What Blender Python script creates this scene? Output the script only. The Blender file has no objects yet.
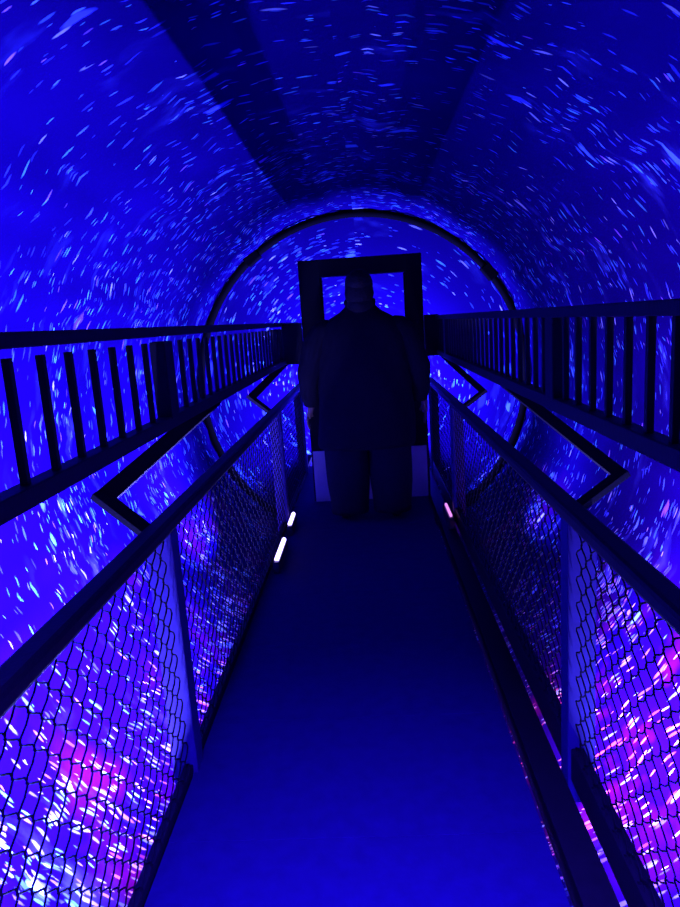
import bpy, bmesh, math, random
from mathutils import Vector, Matrix
random.seed(4)
S = bpy.context.scene
COL = S.collection
PI = math.pi

# ------------------------------------------------------------------ helpers
class MB:
    """collects pieces of one mesh"""
    def __init__(self): self.bm = bmesh.new()
    def box(self, c, size, bevel=0.0, rot=None):
        t = bmesh.new(); bmesh.ops.create_cube(t, size=1)
        bmesh.ops.scale(t, vec=size, verts=t.verts)
        if bevel: bmesh.ops.bevel(t, geom=t.edges[:], offset=bevel, segments=2, affect='EDGES', profile=.5)
        if rot: bmesh.ops.transform(t, matrix=rot.to_4x4(), verts=t.verts)
        bmesh.ops.translate(t, vec=c, verts=t.verts)
        return self._add(t)
    def _add(self, t):
        m = bpy.data.meshes.new('t'); t.to_mesh(m); t.free(); self.bm.from_mesh(m); bpy.data.meshes.remove(m); return self
    def bar(self, a, b, w, h, normal=(0, 0, 1), bevel=.003, ext=0.0):
        """rectangular bar from a to b, h along the normal, w across"""
        a, b = Vector(a), Vector(b); t = (b-a).normalized(); a = a-t*ext; b = b+t*ext
        s = Vector(normal).cross(t).normalized(); n = t.cross(s)
        r = Matrix((t, s, n)).transposed()
        return self.box((a+b)/2, ((b-a).length, w, h), bevel, r)
    def tube(self, pts, r, n=8, closed=False):
        pts = [Vector(p) for p in pts]; N = len(pts); rings = []
        rr = r if isinstance(r, (list, tuple)) else [r]*N
        prev = None
        for i, p in enumerate(pts):
            if closed: t = (pts[(i+1) % N]-pts[i-1]).normalized()
            else: t = (pts[min(i+1, N-1)]-pts[max(i-1, 0)]).normalized()
            u = prev if prev is not None else (Vector((0, 0, 1)) if abs(t.z) < .9 else Vector((1, 0, 0)))
            s = (u-t*u.dot(t)).normalized(); prev = s; q = t.cross(s)
            rings.append([self.bm.verts.new(p+(s*math.cos(2*PI*k/n)+q*math.sin(2*PI*k/n))*rr[i]) for k in range(n)])
        for i in range(N if closed else N-1):
            A, B = rings[i], rings[(i+1) % N]
            for k in range(n): self.bm.faces.new((A[k], A[(k+1) % n], B[(k+1) % n], B[k]))
        if not closed:
            self.bm.faces.new(rings[0][::-1]); self.bm.faces.new(rings[-1])
        return self
    def ball(self, c, size, seg=16, rings=10):
        t = bmesh.new(); bmesh.ops.create_uvsphere(t, u_segments=seg, v_segments=rings, radius=.5)
        bmesh.ops.scale(t, vec=size, verts=t.verts); bmesh.ops.translate(t, vec=c, verts=t.verts)
        return self._add(t)
    def build(self, name, mat, parent=None, smooth=False):
        m = bpy.data.meshes.new(name)
        bmesh.ops.recalc_face_normals(self.bm, faces=self.bm.faces[:])
        self.bm.to_mesh(m); self.bm.free()
        m.materials.append(mat)
        if smooth:
            for p in m.polygons: p.use_smooth = True
        return link(name, m, parent)

def link(name, data, parent=None):
    o = bpy.data.objects.new(name, data); COL.objects.link(o)
    if parent is not None:
        o.parent = parent
        o.matrix_parent_inverse = Matrix.Translation(-world_loc(parent))
    return o
def world_loc(o):
    v = o.location.copy()
    return v if o.parent is None else v       # parts sit at the origin, only the roots are moved
def thing(name, label, cat, loc=(0, 0, 0), group=None):
    o = bpy.data.objects.new(name, None); COL.objects.link(o); o.location = loc; o.empty_display_size = .1
    o['label'] = label; o['category'] = cat
    if group: o['group'] = group
    return o
def tag(o, label, cat, group=None):
    o['label'] = label; o['category'] = cat
    if group: o['group'] = group
    return o
def struct(o): o['kind'] = 'structure'; return o

# ------------------------------------------------------------------ materials
def mat(name, color, rough=.5, metal=0., spec=.3, bump=0., bscale=40., vary=0.):
    m = bpy.data.materials.new(name); m.use_nodes = True; nt = m.node_tree; N = nt.nodes; L = nt.links
    b = N['Principled BSDF']
    b.inputs['Base Color'].default_value = (*color, 1); b.inputs['Roughness'].default_value = rough
    b.inputs['Metallic'].default_value = metal; b.inputs['Specular IOR Level'].default_value = spec
    tc = N.new('ShaderNodeTexCoord')
    if vary:
        n = N.new('ShaderNodeTexNoise'); n.inputs['Scale'].default_value = bscale*.3; n.inputs['Detail'].default_value = 5
        L.new(tc.outputs['Object'], n.inputs['Vector'])
        mx = N.new('ShaderNodeMixRGB'); mx.inputs['Color1'].default_value = (*[c*(1-vary) for c in color], 1)
        mx.inputs['Color2'].default_value = (*[min(1, c*(1+vary)) for c in color], 1)
        L.new(n.outputs['Fac'], mx.inputs['Fac']); L.new(mx.outputs['Color'], b.inputs['Base Color'])
    if bump:
        n = N.new('ShaderNodeTexNoise'); n.inputs['Scale'].default_value = bscale; n.inputs['Detail'].default_value = 4
        L.new(tc.outputs['Object'], n.inputs['Vector'])
        bp = N.new('ShaderNodeBump'); bp.inputs['Strength'].default_value = bump; bp.inputs['Distance'].default_value = .01
        L.new(n.outputs['Fac'], bp.inputs['Height']); L.new(bp.outputs['Normal'], b.inputs['Normal'])
    return m

M_RAIL = mat('black_painted_steel', (.010, .009, .016), .55, 0, .25, .08, 90, .3)
M_POST = mat('blue_black_painted_post', (.03, .012, .15), .6, 0, .15, .08, 90, .3)
M_BRACE = mat('dark_grey_flat_steel', (.008, .007, .012), .7, 0, .12, .05, 90, .3)
M_WIRE = mat('dark_wire', (.010, .009, .016), .8, 0, .03, 0, 60, .3)
M_HOOP = mat('black_hoop_pipe', (.002, .002, .004), .9, 0, .02, .1, 30, .3)
M_FRAME = mat('black_door_paint', (.008, .008, .014), .7, 0, .15, .1, 30, .3)
M_KICK = mat('pale_grey_panel', (.92, .86, .70), .7, 0, .2, .05, 20, .12)
M_COAT = mat('black_quilted_coat', (.012, .011, .02), .85, 0, .1, .3, 60, .3)
M_JEAN = mat('dark_trousers', (.014, .013, .03), .9, 0, .1, .3, 120, .3)
M_SKIN = mat('skin', (.30, .19, .15), .6, 0, .3, .05, 80, .1)
M_HAIR = mat('dark_hair', (.012, .01, .012), .6, 0, .3, .5, 90, .3)
M_SHOE = mat('dark_shoe', (.02, .02, .025), .6, 0, .3, .1, 60, .2)
M_HOUSING = mat('lamp_housing', (.05, .05, .06), .5, .3, .4, .05, 60, .2)
M_EYE = mat('eye_white', (.6, .6, .6), .3, 0, .5)
M_IRIS = mat('eye_iris', (.04, .025, .015), .2, 0, .5)

def emit(name, color, strength):
    m = bpy.data.materials.new(name); m.use_nodes = True; N = m.node_tree.nodes; L = m.node_tree.links
    N.clear(); o = N.new('ShaderNodeOutputMaterial'); e = N.new('ShaderNodeEmission')
    e.inputs['Color'].default_value = (*color, 1); e.inputs['Strength'].default_value = strength
    L.new(e.outputs[0], o.inputs[0]); return m
M_TUBE = emit('lit_violet_white_tube', (.45, .34, 1.), 5)
M_TUBE2 = emit('lit_pink_tube', (.8, .28, 1.), 1.2)

# painted canvas of the tunnel: blue ground, flung paint flecks in many sizes
def canvas(name, ground=(.005, .0005, .08), density=1.0, warm_on=1.0):
    m = bpy.data.materials.new(name); m.use_nodes = True; nt = m.node_tree; N = nt.nodes; L = nt.links
    b = N['Principled BSDF']; b.inputs['Roughness'].default_value = .8; b.inputs['Specular IOR Level'].default_value = 0
    uv = N.new('ShaderNodeUVMap'); uv.uv_map = 'UVMap'
    def val(v):
        n = N.new('ShaderNodeValue'); n.outputs[0].default_value = v; return n.outputs[0]
    def math_(op, a, c=None, clamp=False):
        n = N.new('ShaderNodeMath'); n.operation = op; n.use_clamp = clamp
        for i, x in enumerate((a, c)):
            if x is None: continue
            if isinstance(x, (int, float)): n.inputs[i].default_value = x
            else: L.new(x, n.inputs[i])
        return n.outputs[0]
    def mapped(sc, off, rot=0):
        n = N.new('ShaderNodeMapping'); n.inputs['Scale'].default_value = sc; n.inputs['Location'].default_value = off
        n.inputs['Rotation'].default_value = (0, 0, rot)
        L.new(uv.outputs[0], n.inputs['Vector']); return n.outputs[0]
    def noise(scale, off, detail=2, vec=None, w=(1, 1, 1)):
        n = N.new('ShaderNodeTexNoise'); n.inputs['Scale'].default_value = scale; n.inputs['Detail'].default_value = detail
        L.new(vec if vec is not None else mapped(w, off), n.inputs['Vector']); return n
    def ramp(x, lo, hi):
        n = N.new('ShaderNodeMapRange'); n.inputs['From Min'].default_value = lo; n.inputs['From Max'].default_value = hi
        n.clamp = True; L.new(x, n.inputs['Value']); return n.outputs[0]
    def mix(fac, c1, c2):
        n = N.new('ShaderNodeMixRGB')
        for k, x in (('Fac', fac), ('Color1', c1), ('Color2', c2)):
            if isinstance(x, tuple): n.inputs[k].default_value = (*x, 1)
            elif isinstance(x, (int, float)): n.inputs[k].default_value = x
            else: L.new(x, n.inputs[k])
        return n.outputs[0]
    # ground, slightly uneven paint
    g = noise(1.3, (3, 1, 0), 4)
    col = mix(ramp(g.outputs['Fac'], .35, .7), tuple(c*.75 for c in ground), ground)
    # where flecks crowd together (splash trails)
    clus = noise(1.1, (7, 2, 0), 3)
    clus2 = noise(3.0, (1, 9, 0), 2)
    crowd = math_('MULTIPLY', ramp(clus.outputs['Fac'], .42, .66), ramp(clus2.outputs['Fac'], .36, .64))
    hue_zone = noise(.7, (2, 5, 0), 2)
    sep = N.new('ShaderNodeSeparateXYZ'); L.new(uv.outputs[0], sep.inputs[0])
    low = ramp(math_('ABSOLUTE', math_('SUBTRACT', sep.outputs[0], PI*1.75)), 2.1, 1.3)      # warm paint flecks and painted-in magenta glow, low on the wall only
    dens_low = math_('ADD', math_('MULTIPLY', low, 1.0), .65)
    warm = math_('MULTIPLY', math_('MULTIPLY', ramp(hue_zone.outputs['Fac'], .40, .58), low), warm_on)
    def layer(col, cell_u, cell_v, rad, keep_lo, keep_hi, off, bright, warmable=True, rot=0.0, distort=0.0):
        """flecks: one per cell of cell_u x cell_v metres, kept by chance and by the crowd map"""
        vec = mapped((1/cell_u, 1/cell_v, 1), off, rot)
        if distort:
            nz = N.new('ShaderNodeTexNoise'); nz.inputs['Scale'].default_value = 1.6; nz.inputs['Detail'].default_value = 3
            L.new(vec, nz.inputs['Vector'])
            ad = N.new('ShaderNodeVectorMath'); ad.operation = 'MULTIPLY_ADD'
            L.new(nz.outputs['Color'], ad.inputs[0]); ad.inputs[1].default_value = (distort,)*3; L.new(vec, ad.inputs[2]); vec = ad.outputs[0]
        v = N.new('ShaderNodeTexVoronoi'); v.voronoi_dimensions = '2D'; v.inputs['Scale'].default_value = 1
        v.inputs['Randomness'].default_value = 1; L.new(vec, v.inputs['Vector'])
        sp = N.new('ShaderNodeSeparateColor'); L.new(v.outputs['Color'], sp.inputs[0])
        # probability of being there
        pr = math_('MULTIPLY', math_('ADD', math_('MULTIPLY', crowd, (keep_hi-keep_lo)*density), keep_lo*density), dens_low)
        there = math_('LESS_THAN', sp.outputs[0], pr)
        r = math_('MULTIPLY', math_('ADD', sp.outputs[1], .35), rad)
        edge = ramp(math_('DIVIDE', v.outputs['Distance'], r), 1.0, .62)
        fac = math_('MULTIPLY', math_('MULTIPLY', edge, there), math_('ADD', math_('MULTIPLY', sp.outputs[2], .75), .25))
        cr = N.new('ShaderNodeValToRGB'); cr.color_ramp.interpolation = 'CONSTANT'; el = cr.color_ramp.elements
        pal = [(0, (.06, .10, .8)), (.38, (.10, .28, 1)), (.68, (.12, .62, 1)), (.86, (.55, .7, 1)), (.95, (.4, .2, 1))]
        el[0].position = 0; el[0].color = (*pal[0][1], 1); el[1].position = pal[1][0]; el[1].color = (*pal[1][1], 1)
        for p, c in pal[2:]:
            e = el.new(p); e.color = (*c, 1)
        L.new(math_('FRACT', math_('MULTIPLY', sp.outputs[0], 37.3)), cr.inputs[0])
        pc = cr.outputs[0]
        if warmable:
            c2 = N.new('ShaderNodeValToRGB'); c2.color_ramp.interpolation = 'CONSTANT'; e2 = c2.color_ramp.elements
            e2[0].position = 0; e2[0].color = (1, .25, .45, 1); e2[1].position = .2; e2[1].color = (1, .6, .25, 1)
            for p, c in ((.36, (.9, .95, .95)), (.7, (.3, .9, 1))):
                e = e2.new(p); e.color = (*c, 1)
            L.new(math_('FRACT', math_('MULTIPLY', sp.outputs[1], 23.1)), c2.inputs[0])
            pc = mix(warm, pc, c2.outputs[0])
        return mix(math_('MULTIPLY', fac, bright), col, pc)
    # pale clouds of sprayed paint
    sc = noise(4.5, (4, 4, 0), 4, w=(.55, 1.3, 1))
    col = mix(math_('MULTIPLY', math_('MULTIPLY', ramp(sc.outputs['Fac'], .56, .74), crowd), .35), col, (.10, .14, .9))
    pk = noise(2.2, (8, 3, 0), 3)  # magenta glow near the low lamps, painted into the canvas colour
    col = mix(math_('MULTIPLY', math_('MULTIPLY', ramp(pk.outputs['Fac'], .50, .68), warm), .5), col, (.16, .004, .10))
    col = layer(col, .13, .030, .30, .14, .55, (0, 0, 0), .42)
    col = layer(col, .105, .022, .30, .10, .55, (5.3, 2.1, 0), .5, rot=.03)
    col = layer(col, .085, .020, .30, .06, .5, (9.3, 4.7, 0), .85, rot=-.04)
    col = layer(col, .20, .075, .30, .01, .30, (1.7, 8.2, 0), .8, distort=.35)
    col = layer(col, .36, .16, .26, .0, .16, (3.7, 6.2, 0), .5, False, distort=.5)
    L.new(col, b.inputs['Base Color'])
    return m
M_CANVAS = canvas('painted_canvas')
M_END = canvas('painted_end_wall', density=.7, warm_on=0.)

# deck: dark boards with fine seams
def deck_mat():
    m = mat('dark_walkway_deck', (.014, .004, .10), .8, 0, .12, .15, 60, .25)
    nt = m.node_tree; N = nt.nodes; L = nt.links; b = N['Principled BSDF']
    return m
M_DECK = deck_mat()

# ------------------------------------------------------------------ the place (metres; camera above x=0, y=0)
H = 1.45
XL, XR = -.66, .57                 # railing planes
CX, CZ, R = -.063, .805, 1.75      # tunnel axis and radius
Y0, Y1, YE = -2.2, 7.45, 7.8
YD = 5.5

# the round painted wall, a thick shell with shallow folds
def tunnel(name, y0, y1, r, m, nu=160, nv=90, fold=.028):
    bm = bmesh.new(); uvl = bm.loops.layers.uv.new('UVMap')
    g = []
    rnd = random.Random(3); ph = [rnd.uniform(0, 6.28) for _ in range(6)]
    for j in range(nv+1):
        y = y0+(y1-y0)*j/nv; row = []
        for i in range(nu):
            a = 2*PI*i/nu
            d = fold*(math.sin(13*a+ph[0]+.35*y)*.5+math.sin(29*a+ph[1]-.5*y)*.35+math.sin(2*y+3*a+ph[2])*.4+math.sin(41*a+ph[3]+.8*y)*.15)
            rr = r-abs(d)
            row.append(bm.verts.new((CX+rr*math.sin(a), y, CZ+rr*math.cos(a))))
        g.append(row)
    for j in range(nv):
        for i in range(nu):
            k = (i+1) % nu
            f = bm.faces.new((g[j][i], g[j+1][i], g[j+1][k], g[j][k])); f.smooth = True
            us = [(i, j), (i, j+1), (i+1, j+1), (i+1, j)]
            for lp, (a, b_) in zip(f.loops, us):
                lp[uvl].uv = (a/nu*2*PI*R, (y0+(y1-y0)*b_/nv))
    me = bpy.data.meshes.new(name); bm.to_mesh(me); bm.free(); me.materials.append(m)
    o = link(name, me)
    so = o.modifiers.new('thick', 'SOLIDIFY'); so.thickness = .03; so.offset = -1
    # make sure the shell grows outwards
    c = me.polygons[0]; out = (c.center-Vector((CX, c.center.y, CZ))).dot(c.normal)
    so.offset = 1 if out > 0 else -1
    return struct(o)
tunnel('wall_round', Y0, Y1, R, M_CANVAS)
tunnel('wall_far', Y1+.06, YE, R+.02, M_END, nv=6)

# far end wall, a disc with a dark exit passage in it
def end_wall():
    bm = bmesh.new(); uvl = bm.loops.layers.uv.new('UVMap'); n = 64; rad = [.02, .3, .6, .9, 1.2, 1.5, R+.04]
    for y, flip in ((YE, False), (YE+.06, True)):
        rings = [[bm.verts.new((CX+q*math.sin(2*PI*k/n), y, CZ+q*math.cos(2*PI*k/n))) for k in range(n)] for q in rad]
        for a in range(len(rad)-1):
            for k in range(n):
                vs = [rings[a][k], rings[a+1][k], rings[a+1][(k+1) % n], rings[a][(k+1) % n]]
                uvs = [(k, a), (k, a+1), (k+1, a+1), (k+1, a)]
                if flip: vs.reverse(); uvs.reverse()
                f = bm.faces.new(vs)
                for lp, (u_, a_) in zip(f.loops, uvs): lp[uvl].uv = (u_/n*2*PI*1.0, rad[a_]+YE)
        bm.faces.new(rings[0] if not flip else rings[0][::-1])
    me = bpy.data.meshes.new('wall_end'); bm.to_mesh(me); bm.free(); me.materials.append(M_END)
    return struct(link('wall_end', me))
end_wall()

# walkway deck: boards across, with a side stringer either side and a slot beside it
dk = MB(); y = -1.9
while y < YE-.2:
    w = .60
    yy = min(w, YE-.05-y)
    dk.box((-.115, y+yy/2, -.03), (1.08, yy-.0015, .06), .0008); y += w
struct(dk.build('floor', M_DECK))
for nme, x, w in (('trim_left', -.672, .02), ('trim_right', .504, .09)):
    t = MB(); t.box((x, (YE-2)/2, -.05), (w, YE+1.9, .09), .004)
    struct(t.build(nme, M_RAIL))

# ------------------------------------------------------------------ railings
def wire_panel(x, ya, yb, za, zb):
    mb = MB(); p = .042; per = .078; n = int((yb-ya)/p); steps = int((zb-za)/per*6)
    for k in range(n+1):
        sg = 1 if k % 2 else -1; pts = []
        for i in range(steps+1):
            z = za+(zb-za)*i/steps; ph = (z-za)/per*2*PI
            s = math.sin(ph); s = math.copysign(abs(s)**.8, s)
            pts.append((x+.003*sg*math.cos(ph), ya+p*(.5+k*(n-.0)/(n+1))+sg*p*.54*s, z))
        mb.tube(pts, .0024, 4)
    return mb
def railing(side):
    x = XL if side < 0 else XR; out = -1 if side < 0 else 1
    lab = ('black steel railing on the left of the walkway, beside two lit strips' if side < 0 else
           'black steel railing on the right of the walkway, its mesh before the reddest paint')
    t = thing('bridge_railing', lab, 'railing', (x, 2.2, 0), 'railings along the walkway')
    posts = (-.65, 2.1, 4.88, 6.58) if side < 0 else (-.75, 2.0, 4.75, 6.40)
    for yp in posts:
        MB().box((x+out*.024, yp-.05, .38), (.085, .075, .92), .004).build('post', M_POST, t)
        MB().box((x, yp+.09, 1.30), (.05, .085, .25), .004).build('upper_post', M_RAIL, t)
    ya, yb = -.95, (6.60 if side < 0 else 6.42)
    zt = 1.455 if side < 0 else 1.437
    MB().bar((x, ya, zt), (x, yb, zt), .05, .03).build('top_rail', M_RAIL, t)
    MB().bar((x, ya, 1.165), (x, yb, 1.165), .045, .04).build('lower_rail', M_RAIL, t)
    MB().bar((x, ya, .865), (x, yb, .865), .062, .045, bevel=.012).build('handrail', M_RAIL, t)
    tz = .03 if side < 0 else .11
    MB().bar((x+out*.012, ya, tz/2), (x+out*.012, yb, tz/2), .03 if side < 0 else .04, tz).build('toe_rail', M_RAIL, t)
    first = None; step, yy = (.132, 1.234-.132*16) if side < 0 else (.118, 1.405-.118*19)
    while yy < yb-.04:
        if yy > ya+.03 and all(abs(yy-q-.09) > .055 for q in posts):
            if first is None:
                first = MB().box((x, yy, 1.303), (.016, .016, .24), .002).build('baluster', M_RAIL, t); y_first = yy
            else:
                c = first.copy(); COL.objects.link(c); c.location.y += yy-y_first
        yy += step
    for a, b in zip(posts[:-1], posts[1:]):
        wire_panel(x, a-.01, b-.09, tz-.005, .845).build('wire_mesh', M_WIRE, t)
    xj = -.50 if side < 0 else .46
    MB().box(((x+xj)/2, 5.435, 1.30), (abs(x-xj), .03, .32), .003).build('end_plate', M_RAIL, t)
    # outward braces
    for yb_ in ((1.95, 4.65) if side < 0 else (1.98, 4.35)):
        yp = posts[1] if yb_ < 3 else posts[2]
        p0 = Vector((x+out*.02, yb_-.02, .865)); dx = .152 if side < 0 else .155
        p1 = Vector((x+out*dx, yb_, .975 if side < 0 else .955)); p2 = Vector((x+out*.01, yb_+.98, 1.15))
        nrm = (p1-p0).cross(p2-p1).normalized()
        w = .055 if side < 0 else .038
        f = MB()
        f.bar(p0, p1, w, .022, nrm, .002, w/2); f.bar(p1, p2, w, .022, nrm, .002, 0)
        f.build('side_brace', M_BRACE, t)
    return t
railing(-1); railing(1)

# ------------------------------------------------------------------ far hoop inside the tunnel
YH = 7.12
hp = thing('steel_hoop', 'big black round hoop standing around the exit frame, against the painted tunnel', 'hoop', (CX, YH, CZ-R+.03))
MB().tube([(CX+(R-.055)*math.sin(2*PI*k/96), YH, CZ+(R-.055)*math.cos(2*PI*k/96)) for k in range(96)], .038, 10, True).build('hoop_pipe', M_HOOP, hp, True)
for a in (-38, 52, 140, 215):
    a = math.radians(a); c = Vector((CX+(R-.06)*math.sin(a), YH-.02, CZ+(R-.06)*math.cos(a)))
    MB().box(c, (.16, .12, .10), .01, Matrix.Rotation(a, 3, 'Y')).build('clamp', M_HOOP, hp)

# ------------------------------------------------------------------ exit frame
d = struct(thing('door_1', 'black door frame at the far end of the walkway, in front of the person', 'door frame', (-.02, YD, 0)))
for xa, xb in ((-.50, -.334), (.331, .46)):
    MB().box(((xa+xb)/2, YD, .965), (xb-xa, .09, 1.93), .006).build('jamb', M_FRAME, d)
MB().box((-.02, YD, 1.865), (.96, .086, .134), .006).build('lintel', M_FRAME, d)
for xa, xb in ((-.334, -.32), (.317, .331)):
    MB().box(((xa+xb)/2, YD+.01, .9), (xb-xa, .03, 1.79), .002).build('stop_strip', M_FRAME, d)
k_ = MB().box((-.022, YD-.06, .213), (.925, .02, .424), .004).build('kick_panel', M_KICK, d)
k_['label'] = 'pale grey panel across the bottom of the frame'

# ------------------------------------------------------------------ person
def skin(name, verts, edges, m, parent, root=0, sub=2):
    me = bpy.data.meshes.new(name); me.from_pydata([v[0] for v in verts], edges, [])
    o = bpy.data.objects.new(name, me); COL.objects.link(o)
    md = o.modifiers.new('s', 'SKIN'); md.use_smooth_shade = True
    sv = me.skin_vertices[0].data
    for i, v in enumerate(verts):
        r = v[1]; sv[i].radius = r if isinstance(r, tuple) else (r, r); sv[i].use_root = (i == root)
    sb = o.modifiers.new('u', 'SUBSURF'); sb.levels = sub; sb.render_levels = sub
    bpy.context.view_layer.update()
    dg = bpy.context.evaluated_depsgraph_get()
    nm = bpy.data.meshes.new_from_object(o.evaluated_get(dg)); bpy.data.objects.remove(o)
    nm.name = name; nm.materials.clear(); nm.materials.append(m)
    for p in nm.polygons: p.use_smooth = True
    return nm
PX, PY = -.03, 4.9
per = thing('person', 'person in a bulky dark coat walking away, before the exit frame', 'person', (PX, PY, 0))
def P(x, y, z): return (PX+x, PY+y, z)
V = []; E = []
def v(p, r, frm=None):
    V.append((P(*p), r)); i = len(V)-1
    if frm is not None: E.append((frm, i))
    return i
pel = v((0, 0, .95), (.16, .12))
ab = v((0, .0, 1.12), (.15, .11), pel); ch = v((0, 0, 1.33), (.17, .115), ab)
nk0 = v((0, -.005, 1.475), (.075, .07), ch); nk = v((0, .005, 1.545), (.056, .058), nk0)
h1 = v((0, .03, 1.60), (.07, .085), nk); h2 = v((0, .022, 1.675), (.078, .098), h1); h3 = v((0, .012, 1.735), (.07, .088), h2)
for s in (-1, 1):
    sh = v((s*.19, -.01, 1.425), .062, ch); el = v((s*.37, -.02, 1.13), .046, sh)
    wr = v((s*(.43 if s > 0 else .40), .07, .87), .03, el); pm = v((s*(.435 if s > 0 else .41), .09, .79), (.036, .022), wr)
    for k, (dy, ln) in enumerate(((-.030, .068), (-.010, .080), (.010, .078), (.029, .062))):
        a = v((s*.438, .092+dy, .755), .0095, pm); b_ = v((s*.436, .096+dy*1.1, .755-ln*.5), .0088, a)
        v((s*.424, .104+dy*1.1, .755-ln), .0075, b_)
    ta = v((s*.415, .125, .80), .011, pm); v((s*.40, .14, .765), .009, ta)
    hpj = v((s*.10, 0, .88), (.10, .10), pel); kn = v((s*.155, .015, .49), .062, hpj)
    an = v((s*.18, -.005, .11), .04, kn); v((s*.19, .12, .045), (.04, .03), an)
bm_ = skin('body', V, E, M_SKIN, per)
body = link('body', bm_, per)
# face on the far side: nose, brow, mouth, ears joined to the body mesh
fb = MB()
fb.ball(P(0, .128, 1.655), (.03, .045, .05)); fb.ball(P(0, .115, 1.603), (.055, .03, .022)); fb.ball(P(0, .11, 1.57), (.06, .04, .04))
for s in (-1, 1): fb.ball(P(s*.088, .02, 1.665), (.022, .05, .068))
for q in fb.bm.verts: pass
fm = bpy.data.meshes.new('f'); fb.bm.to_mesh(fm); fb.bm.free()
bb = bmesh.new(); bb.from_mesh(bm_); bb.from_mesh(fm); bb.to_mesh(bm_); bb.free(); bpy.data.meshes.remove(fm)
for p in bm_.polygons: p.use_smooth = True
for s in (-1, 1):
    e = MB().ball(P(s*.034, .104, 1.685), (.027, .022, .018)).build('eye', M_EYE, per, True)
    i_ = MB().ball(P(s*.034, .1135, 1.685), (.012, .006, .012)).build('iris', M_IRIS, e, True)
# coat: a loose lofted trunk with sleeves
def loft(mb, rings, n=32, p=2.4):
    R_ = []
    for (z, rx, ry, cy) in rings:
        row = []
        for k in range(n):
            a = 2*PI*k/n; c, q = math.cos(a), math.sin(a)
            fold = 1+.018*math.sin(5*a+z*9)+.012*math.sin(11*a-z*14)
            row.append(mb.bm.verts.new(P(math.copysign(abs(c)**(2/p), c)*rx*fold, cy+math.copysign(abs(q)**(2/p), q)*ry*fold, z)))
        R_.append(row)
    for A, B in zip(R_[:-1], R_[1:]):
        for k in range(n): mb.bm.faces.new((A[k], A[(k+1) % n], B[(k+1) % n], B[k]))
    mb.bm.faces.new(R_[0][::-1]); mb.bm.faces.new(R_[-1])
cb = MB()
loft(cb, [(.55, .345, .20, 0), (.58, .355, .21, 0), (.75, .35, .205, 0), (.90, .34, .20, 0), (1.0, .335, .195, 0), (1.1, .335, .195, 0), (1.2, .33, .19, 0), (1.3, .32, .18, 0),
          (1.37, .305, .165, 0), (1.43, .275, .145, 0), (1.475, .215, .12, 0), (1.51, .15, .10, 0), (1.545, .11, .09, 0), (1.575, .10, .088, .005)])
def smooth_path(ps, rs, m=6):
    out, ro = [], []
    for i in range(len(ps)-1):
        p0, p1, p2, p3 = (Vector(ps[max(0, min(len(ps)-1, i+q))]) for q in (-1, 0, 1, 2))
        for k in range(m):
            t = k/m
            out.append(.5*((2*p1)+(p2-p0)*t+(2*p0-5*p1+4*p2-p3)*t*t+(3*p1-p0-3*p2+p3)*t**3)); ro.append(rs[i]+(rs[i+1]-rs[i])*t)
    return out+[Vector(ps[-1])], ro+[rs[-1]]
for s in (-1, 1):
    pp, rr = smooth_path([P(s*.14, 0, 1.36), P(s*.285, -.005, 1.355), P(s*.385, -.02, 1.10), P(s*.395, .06, .87)], [.08, .10, .088, .06])
    cb.tube(pp, [q*(1+.05*math.sin(i*1.7)) for i, q in enumerate(rr)], 16)
coat = cb.build('coat', M_COAT, per, True)
MB().tube([P(.088*math.sin(2*PI*k/24), .078*math.cos(2*PI*k/24)-.003, 1.575+.012*math.cos(2*PI*k/24)) for k in range(24)], .026, 10, True).build('collar', M_COAT, coat, True)
tb = MB()
for s in (-1, 1):
    q0 = PX; PX = q0+s*.158
    loft(tb, [(.90, .15, .13, 0), (.70, .162, .135, 0), (.50, .160, .13, .01), (.36, .158, .125, .01), (.27, .154, .122, .005), (.18, .146, .12, 0), (.10, .140, .122, 0), (.06, .140, .124, 0)], 28, 2.2)
    PX = q0
tb.build('trousers', M_JEAN, per, True)
for s in (-1, 1):
    V = []; E = []
    a = v((s*.185, -.05, .043), (.046, .042)); b_ = v((s*.19, .08, .045), (.052, .042), a); v((s*.195, .185, .036), (.045, .03), b_)
    link('shoe', skin('shoe', V, E, M_SHOE, per), per)
hb = MB(); hb.ball(P(0, -.005, 1.70), (.198, .235, .20), 24, 16); hb.ball(P(0, -.05, 1.63), (.20, .14, .22), 20, 12)
hb.ball(P(0, -.05, 1.55), (.19, .13, .16), 20, 12)
for q in hb.bm.verts:
    w = q.co; f = 1+.02*math.sin(w.x*160+w.z*40)
    q.co.x = PX+(w.x-PX)*f
hair = hb.build('hair', M_HAIR, per, True)

# ------------------------------------------------------------------ small lit strips along the deck edge
def strip(x, ya, yb, m, label, z=.07):
    t = thing('strip_light', label, 'light', (x, (ya+yb)/2, 0), 'lit strips along the deck edge')
    MB().box((x, (ya+yb)/2, z/2), (.036, yb-ya+.06, z), .003).build('housing', M_HOUSING, t)
    MB().tube([(x, ya, z+.008), (x, yb, z+.008)], .014 if m is M_TUBE else .010, 10).build('tube', m, t, True)
    return t
XS = XL+.052
strip(XS, 3.86, 4.24, M_TUBE, 'nearer of the two white lit strips beside the left railing')
strip(XS, 4.58, 4.84, M_TUBE, 'farther of the two white lit strips beside the left railing')
strip(XR-.053, 4.55, 4.85, M_TUBE2, 'thin pink lit strip at the foot of the right railing', .08)

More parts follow.
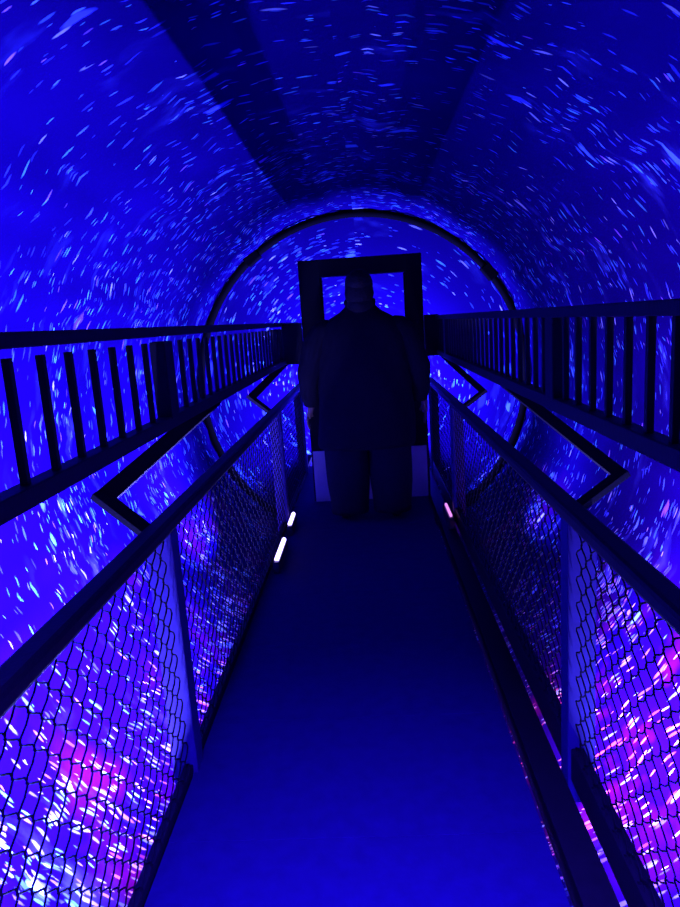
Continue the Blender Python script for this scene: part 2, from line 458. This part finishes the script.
# ------------------------------------------------------------------ lights
def area(name, loc, direction, sx, sy, power, color, spread=180):
    l = bpy.data.lights.new(name, 'AREA'); l.shape = 'RECTANGLE'; l.size = sx; l.size_y = sy; l.energy = power; l.color = color
    l.spread = math.radians(spread)
    o = bpy.data.objects.new(name, l); COL.objects.link(o); o.location = loc
    dz = -Vector(direction).normalized(); yv = Vector((0, 1, 0))
    yv = (yv-dz*yv.dot(dz)).normalized(); xv = yv.cross(dz)
    o.rotation_euler = Matrix((xv, yv, dz)).transposed().to_euler(); return o
UV = (.15, .14, 1.0)
area('blacklight_left', (-.80, 2.5, -.14), (-.90, 0, .45), .06, 2.9, 1150, UV)
area('blacklight_left_low', (-.80, 2.95, -.14), (-.97, .25, -.15), .06, 1.9, 220, UV)
area('blacklight_right', (.72, 2.1, -.14), (.90, 0, .45), .06, 2.4, 430, UV)
area('blacklight_right_low', (.72, 2.1, -.14), (.97, 0, -.15), .06, 1.6, 240, UV)
area('blacklight_left_far', (-.85, 5.4, -.05), (-.85, -.1, .5), .07, .10, 260, UV, 130)
area('blacklight_right_far', (.75, 5.4, -.05), (.85, -.1, .5), .07, .10, 45, UV, 130)
area('blacklight_end', (-.02, 6.75, .3), (0, 1, .35), .7, .2, 950, UV)
area('pink_left', (-.75, 2.9, -.18), (-.95, .1, -.2), .06, .7, 55, (1, .14, .45))
area('pink_right', (.68, 2.6, -.15), (.95, .1, -.1), .06, .7, 110, (1, .16, .4))
area('entrance_lamp', (-.06, -.2, 1.9), (0, 1.0, -1.9), .5, .3, 85, (.06, .02, 1), 62)

w = bpy.data.worlds.new('World'); S.world = w; w.use_nodes = True
w.node_tree.nodes['Background'].inputs['Color'].default_value = (.02, .01, .25, 1)
w.node_tree.nodes['Background'].inputs['Strength'].default_value = .06

# ------------------------------------------------------------------ camera
f_px = 680.; vp = (365., 320.); roll = math.radians(3.2)
Yc = Vector(((vp[0]-340)/f_px, (453.5-vp[1])/f_px, -1)).normalized()
Zc = Vector((-math.sin(roll), math.cos(roll), 0)); Zc = (Zc-Yc*Zc.dot(Yc)).normalized(); Xc = Yc.cross(Zc)
rot = Matrix((Xc, Yc, Zc))            # camera -> world
cam = bpy.data.cameras.new('camera'); co = bpy.data.objects.new('camera', cam); COL.objects.link(co)
co.matrix_world = Matrix.Translation((0, 0, H)) @ rot.to_4x4()
cam.sensor_fit = 'VERTICAL'; cam.sensor_height = 36; cam.lens = f_px/907*36; cam.clip_start = .02; cam.clip_end = 100
S.camera = co
S.view_settings.view_transform = 'Standard'; S.view_settings.look = 'None'; S.view_settings.exposure = 0; S.view_settings.gamma = 1
S.view_settings.use_curve_mapping = False
